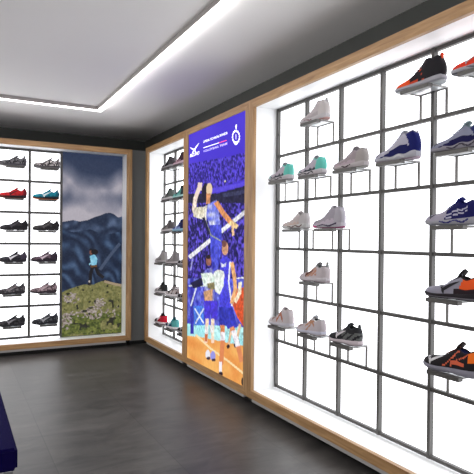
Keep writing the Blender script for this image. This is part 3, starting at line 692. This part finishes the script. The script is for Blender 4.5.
ST = {
 'white_high': dict(kind='high', hk=.94, zone=z_two((179, 172, 174), (186, 180, 180), (170, 161, 163), (165, 158, 160)), solez=s_wave((178, 175, 178), (110, 70, 80), .45, .7), outsole=(165, 130, 126), collar=(174, 170, 172), lining=(130, 127, 128), tongue=(165, 161, 165), lace=(186, 182, 184), logo=(70, 66, 74), logo_at=(.82, .040, .014), tab=(161, 160, 161), tab_h=.02),
 'orange_high': dict(kind='high', L=.292, zone=lambda s, v, i, j: ((222, 76, 30) if s > .60 + .04 * v and not (s > .95 and v < .4) else (150, 40, 24) if s > .95 else ((190, 60, 30) if (abs(s - .34 - .12 * v) < .016 and j % 3 == 0) or (s > .45 and v < .2) else (26, 24, 30))), solez=s_plain((153, 153, 161), (130, 130, 139)), outsole=(170, 174, 177), collar=(30, 28, 32), lining=(180, 50, 26), tongue=(24, 22, 28), lace=(34, 30, 34), logo=None, tab=(222, 70, 36), tab_h=.02),
 'orange_low': dict(kind='low', zone=lambda s, v, i, j: ((206, 52, 28) if s > .42 else (226, 108, 34)), solez=s_wave((149, 149, 156), (90, 86, 96)), outsole=(60, 58, 66), collar=(150, 40, 28), tongue=(190, 60, 30), lace=(210, 150, 130), logo=(165, 147, 156), logo_at=(.66, .044, .024)),
 'teal': dict(kind='mid', zone=z_two((170, 163, 174), (98, 186, 174), (130, 170, 168), (50, 54, 64), .22, .80, .14), solez=s_wave((180, 175, 180), (34, 36, 44), .25, .98), outsole=(130, 127, 130), collar=(120, 190, 182), lining=(60, 80, 84), tongue=(179, 174, 180), lace=(193, 189, 196), logo=(40, 50, 60), logo_at=(.84, .038, .014)),
 'mauve': dict(kind='mid', zone=z_two((147, 137, 142), (154, 149, 147), (165, 149, 158), (170, 154, 163), .24, .84, .2), solez=s_wave((170, 163, 165), (52, 34, 40), .35, .6), outsole=(130, 128, 124), collar=(153, 146, 151), lining=(70, 64, 70), tongue=(146, 139, 144), lace=(161, 153, 160), logo=None),
 'blue_heel': dict(kind='high', L=.288, hk=1.1, zone=z_blueknit((167, 165, 179), (9, 14, 78), (12, 20, 92), (9, 13, 76)), solez=s_wave((161, 161, 170), (179, 179, 182), .2, .6), outsole=(150, 134, 146), collar=(153, 153, 165), lining=(90, 100, 130), tongue=(156, 160, 170), lace=(174, 174, 186), logo=(30, 32, 44), logo_at=(.86, .038, .012), wavy=1),
 'blue_grey': dict(kind='mid', zone=z_blueknit((130, 133, 153), (12, 10, 66), (24, 32, 90), (12, 12, 70)), solez=s_wave((130, 127, 137), (50, 46, 60), .1, .6), outsole=(84, 80, 84), collar=(120, 136, 146), lining=(60, 76, 86), tongue=(126, 144, 150), lace=(139, 142, 160), logo=(24, 24, 34), logo_at=(.86, .038, .012), wavy=1),
 'navy_white': dict(kind='mid', zone=lambda s, v, i, j: ((158, 153, 168) if s > .56 - .06 * v and not (s > .94 and v < .3) else ((170, 168, 187) if (abs(v - .32 - .9 * (.55 - s)) < .055 or abs(v - .10 - .9 * (.55 - s)) < .045) and s > .12 else (14, 14, 80))), solez=s_wave((147, 146, 154), (30, 30, 100)), outsole=(120, 122, 130), collar=(14, 16, 86), lining=(20, 20, 70), tongue=(16, 20, 104), lace=(18, 24, 112), logo=(18, 18, 40), logo_at=(.82, .040, .016)),
 'beige': dict(kind='mid', hk=.94, zone=z_two((177, 168, 168), (179, 175, 177), (179, 167, 165), (182, 161, 153), .24, .84, .16), solez=s_wave((179, 179, 179), (92, 62, 56), .1, .66), outsole=(139, 135, 135), collar=(179, 174, 174), lining=(60, 60, 66), tongue=(174, 167, 167), lace=(184, 177, 177), logo=None),
 'magenta': dict(kind='high', zone=z_two((149, 144, 153), (165, 161, 170), (174, 158, 174), (177, 165, 179), .2, .86, .18), solez=lambda s, u: ((196, 40, 120) if s > .72 and u < .6 else ((46, 30, 60) if (.1 < s < .72 and abs(u - .55 - .2 * math.sin(s * 14)) < .2) else (170, 165, 174))), outsole=(130, 60, 96), collar=(156, 153, 161), lining=(80, 78, 86), tongue=(161, 156, 165), lace=(167, 161, 170), logo=(70, 66, 90), logo_at=(.84, .040, .014)),
 'bronze_a': dict(kind='mid', zone=lambda s, v, i, j: ((176, 124, 100) if .30 < s < .66 and abs(v - .5) < .32 and (s + v * .4) % .13 < .095 else (179, 170, 174)), solez=s_plain((180, 174, 179), (170, 161, 167)), outsole=(120, 104, 108), collar=(120, 122, 124), lining=(110, 110, 112), tongue=(130, 130, 132), lace=(165, 158, 158), logo=(96, 52, 40), logo_at=(.66, .046, .030), tab=(153, 158, 158), tab_h=.026),
 'bronze_b': dict(kind='high', L=.28, zone=lambda s, v, i, j: ((160, 96, 70) if .26 < s < .56 and abs(v - .50 - .20 * math.cos((s - .41) * 20)) < .17 else (182, 174, 177)), solez=s_plain((179, 177, 187), (187, 186, 191)), outsole=(150, 140, 140), collar=(174, 165, 167), lining=(110, 96, 96), tongue=(177, 170, 174), lace=(156, 130, 127), logo=(110, 66, 56), logo_at=(.72, .046, .02)),
 'bronze_c': dict(kind='mid', zone=lambda s, v, i, j: ((168, 122, 94) if .22 < s < .58 and (abs(v - .52 - .25 * math.sin((s - .2) * 8)) < .13 or abs(s - .55 + .3 * v) < .03) else (179, 170, 175)), solez=s_plain((174, 174, 189), (170, 163, 165)), outsole=(86, 78, 82), collar=(186, 187, 189), lining=(40, 40, 44), tongue=(170, 174, 179), lace=(150, 100, 76), logo=(110, 70, 60), logo_at=(.80, .044, .016)),
 'black_white': dict(kind='mid', zone=lambda s, v, i, j: ((92, 94, 94) if s < .5 and v < .62 and (s * 5 + v * 2) % 1 < .62 else (34, 34, 38)), solez=s_plain((186, 174, 180), (165, 156, 161)), outsole=(120, 112, 116), collar=(50, 54, 56), lining=(30, 30, 32), tongue=(48, 52, 54), lace=(147, 142, 147), logo=(194, 187, 193), logo_at=(.64, .048, .034), tab=(60, 64, 66)),
 'grey_orange': dict(kind='mid', L=.30, hk=1.0, tong=.140, zone=lambda s, v, i, j: ((224, 84, 30) if .10 < s + .1 * v < .36 and v > .3 else ((34, 22, 30) if s < .42 and v < .3 or s < .1 else (140, 138, 152))), solez=s_plain((26, 20, 28), (110, 106, 114)), outsole=(30, 26, 30), collar=(30, 26, 30), lining=(24, 20, 24), tongue=(34, 32, 36), lace=(110, 108, 120), logo=(22, 20, 28), logo_at=(.60, .047, .040)),
 'black_orange': dict(kind='mid', L=.30, hk=1.1, tong=.136, zone=lambda s, v, i, j: ((206, 96, 66) if (abs(s - .60 + .30 * v) < .018 or abs(s - .50 + .36 * v) < .016 or (abs(v - .34) < .07 and .2 < s < .46)) and v > .16 else ((236, 112, 30) if s < .15 and v > .45 else (26, 22, 26))), solez=lambda s, u: ((130, 128, 140) if u < .8 else (130, 128, 142)), outsole=(120, 118, 130), collar=(34, 30, 44), lining=(34, 44, 100), tongue=(40, 30, 30), lace=(120, 70, 60), logo=(193, 191, 194), logo_at=(.80, .042, .030)),
 # running shoes of the back case
 'camo_dark': dict(kind='low', zone=z_camo((44, 44, 48), (120, 118, 122), (84, 82, 88)), solez=s_plain((70, 68, 74), (110, 108, 112)), outsole=(96, 94, 96), collar=(48, 46, 56), tongue=(60, 60, 64), lace=(70, 70, 74), logo=None, tab=(70, 68, 74)),
 'camo_light': dict(kind='low', zone=z_camo((50, 48, 52), (196, 190, 190), (140, 134, 136)), solez=s_plain((74, 72, 76), (120, 116, 118)), outsole=(96, 94, 96), collar=(70, 66, 74), tongue=(110, 106, 108), lace=(150, 146, 148), logo=None, tab=(110, 106, 112)),
 'red_run': dict(kind='low', zone=z_two((186, 34, 40), (120, 24, 34), (200, 44, 46), (150, 30, 36), .16, .88, .15), solez=s_mid((30, 22, 28), (70, 30, 30), .6, .98), outsole=(120, 66, 44), collar=(30, 22, 30), tongue=(160, 30, 36), lace=(150, 30, 36), logo=(90, 20, 30)),
 'teal_run': dict(kind='low', zone=z_two((22, 128, 150), (20, 92, 112), (26, 140, 160), (18, 84, 100), .16, .88, .15), solez=s_mid((26, 28, 34), (50, 60, 66), .6, .98), outsole=(216, 112, 44), collar=(24, 30, 44), tongue=(24, 112, 132), lace=(30, 120, 140), logo=(206, 226, 230)),
 'black_run': dict(kind='low', zone=z_two((44, 42, 46), (30, 30, 34), (52, 50, 54), (26, 26, 30)), solez=s_plain((28, 26, 30), (58, 56, 60)), outsole=(40, 38, 42), collar=(30, 28, 32), tongue=(40, 38, 42), lace=(84, 80, 84), logo=(66, 64, 70)),
 'grey_black_run': dict(kind='low', zone=z_two((60, 58, 60), (34, 32, 36), (70, 68, 68), (34, 32, 36), .3, .84, .2), solez=s_plain((30, 28, 32), (60, 58, 62)), outsole=(40, 38, 42), collar=(34, 32, 36), tongue=(50, 48, 52), lace=(110, 104, 104), logo=(90, 86, 88)),
 'silver_mark_run': dict(kind='low', zone=z_two((52, 50, 58), (62, 54, 70), (48, 46, 52), (30, 28, 36)), solez=s_plain((34, 32, 38), (70, 66, 72)), outsole=(44, 42, 46), collar=(44, 38, 50), tongue=(40, 38, 44), lace=(60, 56, 62), logo=(216, 214, 220)),
 'plum_run': dict(kind='low', zone=z_two((96, 78, 90), (52, 42, 54), (78, 64, 72), (40, 32, 42), .3, .86, .2), solez=s_plain((36, 30, 38), (60, 52, 60)), outsole=(44, 40, 46), collar=(60, 50, 62), tongue=(80, 66, 76), lace=(100, 84, 94), logo=(206, 190, 200)),
 'trail_grey': dict(kind='low', zone=z_camo((66, 64, 68), (40, 38, 42), (110, 104, 108)), solez=s_plain((38, 36, 40), (66, 62, 66)), outsole=(36, 34, 38), collar=(40, 38, 42), tongue=(60, 56, 60), lace=(90, 86, 88), logo=(120, 112, 116), tab=(46, 44, 50)),
 'trail_mauve': dict(kind='low', zone=z_camo((132, 112, 118), (66, 54, 60), (166, 144, 150)), solez=s_plain((50, 42, 48), (90, 76, 84)), outsole=(50, 44, 50), collar=(60, 50, 56), tongue=(70, 60, 66), lace=(120, 104, 110), logo=(180, 160, 166), tab=(80, 68, 74)),
 'black_loop': dict(kind='low', zone=z_camo((36, 36, 40), (62, 60, 64), (26, 26, 30)), solez=s_plain((30, 30, 34), (56, 54, 60)), outsole=(30, 30, 34), collar=(34, 34, 40), tongue=(50, 50, 54), lace=(70, 70, 76), logo=(130, 128, 134), tab=(44, 44, 50)),
 'slate_loop': dict(kind='low', zone=z_camo((50, 54, 58), (34, 34, 40), (84, 84, 90)), solez=s_plain((32, 32, 38), (64, 66, 72)), outsole=(34, 34, 38), collar=(44, 44, 60), tongue=(60, 62, 70), lace=(90, 92, 98), logo=(150, 150, 156), tab=(50, 50, 64)),
 # shoes of the narrow case
 'm_black': dict(kind='mid', zone=z_two((28, 26, 30), (70, 66, 70), (30, 28, 32), (30, 28, 32)), solez=s_plain((150, 146, 150), (110, 106, 110)), outsole=(110, 106, 110), collar=(60, 56, 60), tongue=(30, 28, 32), lace=(50, 48, 50), logo=(150, 146, 150)),
 'm_crimson': dict(kind='mid', zone=z_two((40, 28, 36), (60, 30, 44), (120, 50, 66), (160, 120, 134)), solez=s_plain((196, 170, 184), (150, 130, 140)), outsole=(130, 120, 126), collar=(50, 30, 40), tongue=(40, 30, 36), lace=(60, 50, 56), logo=(210, 180, 190)),
 'm_greymix': dict(kind='mid', zone=z_two((40, 46, 44), (96, 104, 100), (60, 62, 62), (90, 90, 90)), solez=s_plain((196, 192, 196), (150, 146, 150)), outsole=(110, 106, 110), collar=(44, 44, 46), tongue=(50, 52, 52), lace=(90, 90, 90), logo=(190, 188, 190)),
 'm_teal': dict(kind='mid', zone=z_two((76, 150, 144), (40, 52, 56), (100, 170, 164), (120, 180, 176)), solez=s_plain((150, 190, 186), (60, 70, 74)), outsole=(60, 66, 70), collar=(30, 30, 34), tongue=(40, 44, 48), lace=(90, 120, 116), logo=(30, 36, 40)),
 'm_stone': dict(kind='mid', zone=z_two((104, 98, 98), (80, 76, 78), (96, 90, 90), (130, 124, 124)), solez=s_plain((190, 186, 188), (140, 136, 138)), outsole=(90, 88, 90), collar=(84, 80, 84), tongue=(90, 86, 88), lace=(120, 114, 116), logo=(40, 38, 40)),
 'm_navy': dict(kind='mid', zone=z_two((24, 34, 96), (20, 24, 70), (90, 110, 190), (120, 140, 190)), solez=s_plain((130, 170, 190), (90, 120, 140)), outsole=(60, 90, 110), collar=(24, 24, 60), tongue=(30, 40, 100), lace=(90, 110, 180), logo=(190, 200, 230)),
 'm_greyhigh': dict(kind='high', L=.26, zone=z_two((134, 130, 132), (144, 140, 140), (124, 120, 122), (116, 112, 114)), solez=s_plain((156, 152, 154), (120, 116, 118)), outsole=(90, 86, 88), collar=(120, 116, 118), tongue=(110, 106, 108), lace=(140, 136, 138), logo=None),
 'm_greyhigh2': dict(kind='high', L=.27, zone=z_two((150, 144, 146), (120, 116, 118), (140, 134, 136), (130, 124, 126)), solez=s_plain((170, 164, 166), (90, 86, 88)), outsole=(60, 58, 60), collar=(130, 126, 128), tongue=(120, 116, 118), lace=(150, 146, 148), logo=(100, 96, 100)),
 'm_blackgrey': dict(kind='mid', zone=z_two((30, 30, 32), (40, 40, 42), (130, 126, 128), (120, 116, 118), .2, .6), solez=s_plain((196, 190, 194), (150, 144, 148)), outsole=(110, 106, 108), collar=(30, 30, 32), tongue=(34, 34, 36), lace=(90, 88, 90), logo=(190, 186, 190)),
 'm_salt': dict(kind='mid', zone=z_camo((200, 194, 196), (60, 52, 54), (150, 130, 126)), solez=s_plain((206, 200, 204), (180, 174, 178)), outsole=(120, 116, 118), collar=(150, 140, 140), tongue=(70, 66, 68), lace=(190, 186, 188), logo=(30, 28, 30)),
 'm_red': dict(kind='mid', zone=z_two((200, 30, 56), (190, 26, 50), (40, 26, 30), (150, 30, 46), .3, .58), solez=s_plain((206, 198, 202), (110, 90, 96)), outsole=(70, 60, 64), collar=(40, 26, 32), tongue=(40, 26, 32), lace=(60, 40, 46), logo=(220, 214, 218)),
 'm_tealnavy': dict(kind='mid', zone=z_two((50, 130, 140), (84, 160, 160), (26, 26, 60), (40, 60, 90), .3, .66), solez=s_plain((210, 206, 210), (150, 146, 150)), outsole=(70, 68, 72), collar=(60, 140, 146), tongue=(40, 90, 100), lace=(150, 190, 194), logo=(230, 232, 234)),
}

# ---- placing -----------------------------------------------------------------
BARF = .014                                   # front face of the bars
def place_R(sty, left, row, slabel, tlabel, sgroup, tgroup, dx=.018, LL=None):
    z = zR[row + 1] + .0095
    cyy = left - .0875
    make_stand(tlabel, tgroup, (GX - .006, cyy, z), math.pi / 2)
    make_shoe(ST[sty], slabel, sgroup, (GX - .006 - .078, cyy + dx, z + .1262), math.pi / 2, LL=LL)
gR, gRs = 'shoes in the large right-hand case', 'shoe stands in the large right-hand case'
FIT = dict(white_high=dict(dx=.010, LL=.262), orange_high=dict(dx=.016), teal=dict(dx=.016, LL=.256), mauve=dict(dx=-.002, LL=.266), blue_heel=dict(dx=-.005),
           blue_grey=dict(dx=.010), beige=dict(dx=.007, LL=.268), magenta=dict(dx=.020, LL=.270), bronze_a=dict(dx=.001, LL=.270), bronze_b=dict(dx=.006, LL=.250),
           bronze_c=dict(dx=.016, LL=.260), black_white=dict(dx=.014, LL=.254), grey_orange=dict(dx=-.018), black_orange=dict(dx=-.004))
RS = [
 ('white_high', 2.813, 0, 'white high-top shoe with tall heel loop, topmost of the large case\'s second column', 'white high-top shoe with tall heel loop'),
 ('orange_high', 1.949, 0, 'black high-top shoe with orange forefoot and orange heel loop', 'black and orange high-top'),
 ('orange_low', 1.608, 0, 'red-orange low shoe with grey sole at the top right edge of the photo', 'red-orange low shoe at the top right edge'),
 ('teal', 3.192, 1, 'teal, lilac and black shoe on the stand nearest the case\'s left side, second row', 'teal and lilac shoe nearest the case\'s left side'),
 ('teal', 2.833, 1, 'teal, lilac and black shoe between its matching pair and the mauve-grey shoe', 'teal and lilac shoe beside the mauve-grey one'),
 ('mauve', 2.478, 1, 'plain mauve-grey shoe between a teal shoe and a white and royal blue shoe', 'mauve-grey shoe'),
 ('blue_heel', 2.117, 1, 'pale high-top shoe with royal blue heel and wavy blue side panel, seen whole', 'pale high-top with royal blue heel'),
 ('blue_grey', 1.726, 1, 'grey-blue shoe with dark navy wave, cut by the right edge, under the red-orange shoe', 'grey-blue shoe with navy wave'),
 ('beige', 3.012, 2, 'off-white beige shoe with brown sole wave on the third row', 'off-white beige shoe on the third row'),
 ('magenta', 2.649, 2, 'pale grey high-top shoe with magenta toe sole and dark wave', 'pale grey high-top with magenta toe sole'),
 ('navy_white', 1.747, 2, 'white-toed shoe with navy collar and white side stripes', 'white-toed navy shoe'),
 ('bronze_a', 2.806, 3, 'white shoe with bronze panel and upright heel loop, alone on the fourth row\'s left', 'white and bronze shoe with upright heel loop'),
 ('grey_orange', 1.769, 3, 'low grey shoe with black side mark and orange heel', 'low grey shoe with orange heel'),
 ('bronze_b', 3.182, 4, 'white shoe with copper collar band, nearest the case\'s left side on the fifth row', 'white shoe with copper collar band'),
 ('bronze_c', 2.824, 4, 'white shoe with tan overlays and dark opening beside the black and white shoe', 'white shoe with tan overlays'),
 ('black_white', 2.489, 4, 'black shoe with white side mark and thick white sole', 'black shoe with thick white sole'),
 ('black_orange', 1.760, 4, 'black shoe with coral stripes, white side mark and grey sole, lowest on the right', 'black shoe with coral stripes'),
]
for sty, left, row, sl, tl in RS:
    place_R(sty, left, row, sl, 'steel and acrylic stand holding the ' + tl, gR, gRs, **FIT.get(sty, {}))
gM, gMs = 'shoes in the narrow case', 'shoe stands in the narrow case'
MS = [
 (0, 5.40, 'm_black', 'black shoe with grey sole on the top row of the narrow case'), (0, 5.06, 'm_crimson', 'dark shoe with crimson toe in the narrow case, half hidden by the post'),
 (1, 5.40, 'm_greymix', 'dark green-grey shoe with pale sole on the second row of the narrow case'), (1, 5.06, 'm_teal', 'teal shoe with black collar on the second row of the narrow case'),
 (2, 5.40, 'm_stone', 'stone grey shoe with pale sole on the third row of the narrow case'), (2, 5.06, 'm_navy', 'navy shoe with light blue sole on the third row of the narrow case'),
 (3, 5.59, 'm_greyhigh', 'plain grey high-top shoe nearest the room corner in the narrow case'), (3, 5.25, 'm_greyhigh2', 'lighter grey high-top shoe right of the plain grey high-top'), (3, 4.91, 'm_black', 'black shoe half hidden behind the post on the high-tops\' row'),
 (4, 5.59, 'm_blackgrey', 'black shoe with grey forefoot directly under the grey high-tops'), (4, 5.25, 'm_salt', 'mottled white and brown shoe on the row under the grey high-tops'), (4, 4.91, 'm_black', 'black shoe half hidden behind the post beside the mottled shoe'),
 (5, 5.59, 'm_red', 'crimson red shoe with black toe on the bottom row of the narrow case'), (5, 5.25, 'm_tealnavy', 'teal shoe with navy toe and white sole on the narrow case\'s bottom row'), (5, 4.91, 'm_black', 'black shoe half hidden behind the post on the bottom row'),
]
for row, left, sty, sl in MS:
    FIT[sty] = dict(dx=.004, LL=.25) if row >= 3 else dict(dx=.012, LL=.27)
    place_R(sty, left, row, sl, 'stand under the ' + sl.replace(' of the narrow case', '').replace(' in the narrow case', '').replace("the narrow case's", 'the'), gM, gMs)
gB, gBs = 'running shoes in the back case', 'shoe stands in the back case'
BS = [
 (0, 'camo_dark', .556, 'dark mottled running shoe on the top row of the back case, left'), (0, 'camo_light', .895, 'black and white mottled running shoe beside the stormy sky of the poster'),
 (1, 'red_run', .548, 'red running shoe with black sole'), (1, 'teal_run', .876, 'teal blue running shoe with orange outsole'),
 (2, 'black_run', .560, 'plain black running shoe directly below the red one'), (2, 'grey_black_run', .876, 'dark grey running shoe directly below the teal one'),
 (3, 'silver_mark_run', .548, 'black running shoe with silver side mark on the fourth row'), (3, 'plum_run', .880, 'plum-grey running shoe with pale side mark on the fourth row'),
 (4, 'trail_grey', .535, 'dark grey patterned trail shoe on the fifth row, left'), (4, 'trail_mauve', .885, 'mauve patterned trail shoe beside the poster\'s green hill'),
 (5, 'black_loop', .535, 'black trail shoe with heel loop on the lowest row, left'), (5, 'slate_loop', .892, 'slate grey trail shoe on the lowest row beside the poster'),
]
for row, sty, cx_, sl in BS:
    z = zB[row + 1] + .0125
    make_stand('stand under the ' + sl.replace(', left', '').replace(' of the poster', ''), gBs, (cx_, GY - .006, z), math.pi, False)
    make_shoe(ST[sty], sl, gB, (cx_ - (.024, .012, .012, .030 if cx_ > .7 else .008, .038 if cx_ > .7 else .008, .030 if cx_ > .7 else .008)[row], GY - .006 - .078, z + .1262), math.pi, .95, 1.06)

# ---------------------------------------------------------------- ceiling light line
LX, LY, LW, LZ = 1.238, 5.09, .048, 1.209 + H
t = empty('linear_ceiling_light', (0, 2, LZ), 0, 'white LED line light running in a rectangle under the ceiling', 'ceiling light')
xa, ya = -1.6, -1.2
def ringbm(o, w, z0, z1, i=0):
    bm = bmesh.new()
    a0, a1, b0, b1 = xa + i, LX - i, ya + i, LY - i
    bx(bm, a1 - w, a1, b0, b1, z0, z1); bx(bm, a0, a0 + w, b0, b1, z0, z1)
    bx(bm, a0 + w, a1 - w, b1 - w, b1, z0, z1); bx(bm, a0 + w, a1 - w, b0, b0 + w, z0, z1)
    bm.transform(Matrix.Translation((0, -2, -LZ))); return bm
build('housing', ringbm(0, LW, LZ + .002, ZC), M_alu, t)
bm = ringbm(0, LW - .002, LZ - .002, LZ + .002, .001)
g_, zs0, zs1 = .004, LZ + .004, LZ + .026        # the diffuser wraps round the outer edge
side = bmesh.new()
bx(side, LX, LX + g_, ya - g_, LY + g_, zs0, zs1); bx(side, xa - g_, xa, ya - g_, LY + g_, zs0, zs1)
bx(side, xa, LX, LY, LY + g_, zs0, zs1); bx(side, xa, LX, ya - g_, ya, zs0, zs1)
side.transform(Matrix.Translation((0, -2, -LZ)))
build('side_diffuser', side, M_led2, t)
build('diffuser', bm, M_led, t)

# ---------------------------------------------------------------- bench
bz = .45; bY0, bY1 = 2.06, 3.0
t = empty('bench', (0, 2.53, 0), 0, 'navy upholstered bench with metal legs at the lower left', 'bench')
bm = bmesh.new(); bx(bm, -.31, .207, bY0 - 2.53, bY1 - 2.53, bz - .083, bz); bmesh.ops.bevel(bm, geom=bm.edges[:], offset=.010, segments=3, affect='EDGES')
build('seat', bm, M_fabric, t)
for lx in (-.28, .178):
    for ly in (-.44, .44): box('leg', M_chrome, t, lx - .015, lx + .015, ly - .015, ly + .015, 0, bz - .084, bev=.003)

# ---------------------------------------------------------------- ambient and added fill light in place of the rest of the shop
w = bpy.data.worlds.new('world'); sc.world = w; w.use_nodes = True
w.node_tree.nodes['Background'].inputs['Color'].default_value = (1, .98, .97, 1)
w.node_tree.nodes['Background'].inputs['Strength'].default_value = 1.05
for (x, y, en) in ((-.8, 1.0, 9), (.2, -.8, 9), (-.5, 4.35, 34)):      # unseen fill lamps added out of view; the strongest brightens the back frame
    ld = bpy.data.lights.new('unseen_fill_lamp', 'AREA'); ld.shape = 'DISK'; ld.size = .5; ld.energy = en; ld.color = (1, .97, .94)
    lo = bpy.data.objects.new('unseen_fill_lamp', ld); lo.location = (x, y, ZC - .02); COL.objects.link(lo)

sc.view_settings.view_transform = 'Standard'; sc.view_settings.look = 'None'; sc.view_settings.gamma = 1; sc.view_settings.exposure = 0
sc.view_settings.use_curve_mapping = False
sc.cycles.max_bounces = 8; sc.cycles.diffuse_bounces = 4; sc.cycles.use_denoising = True
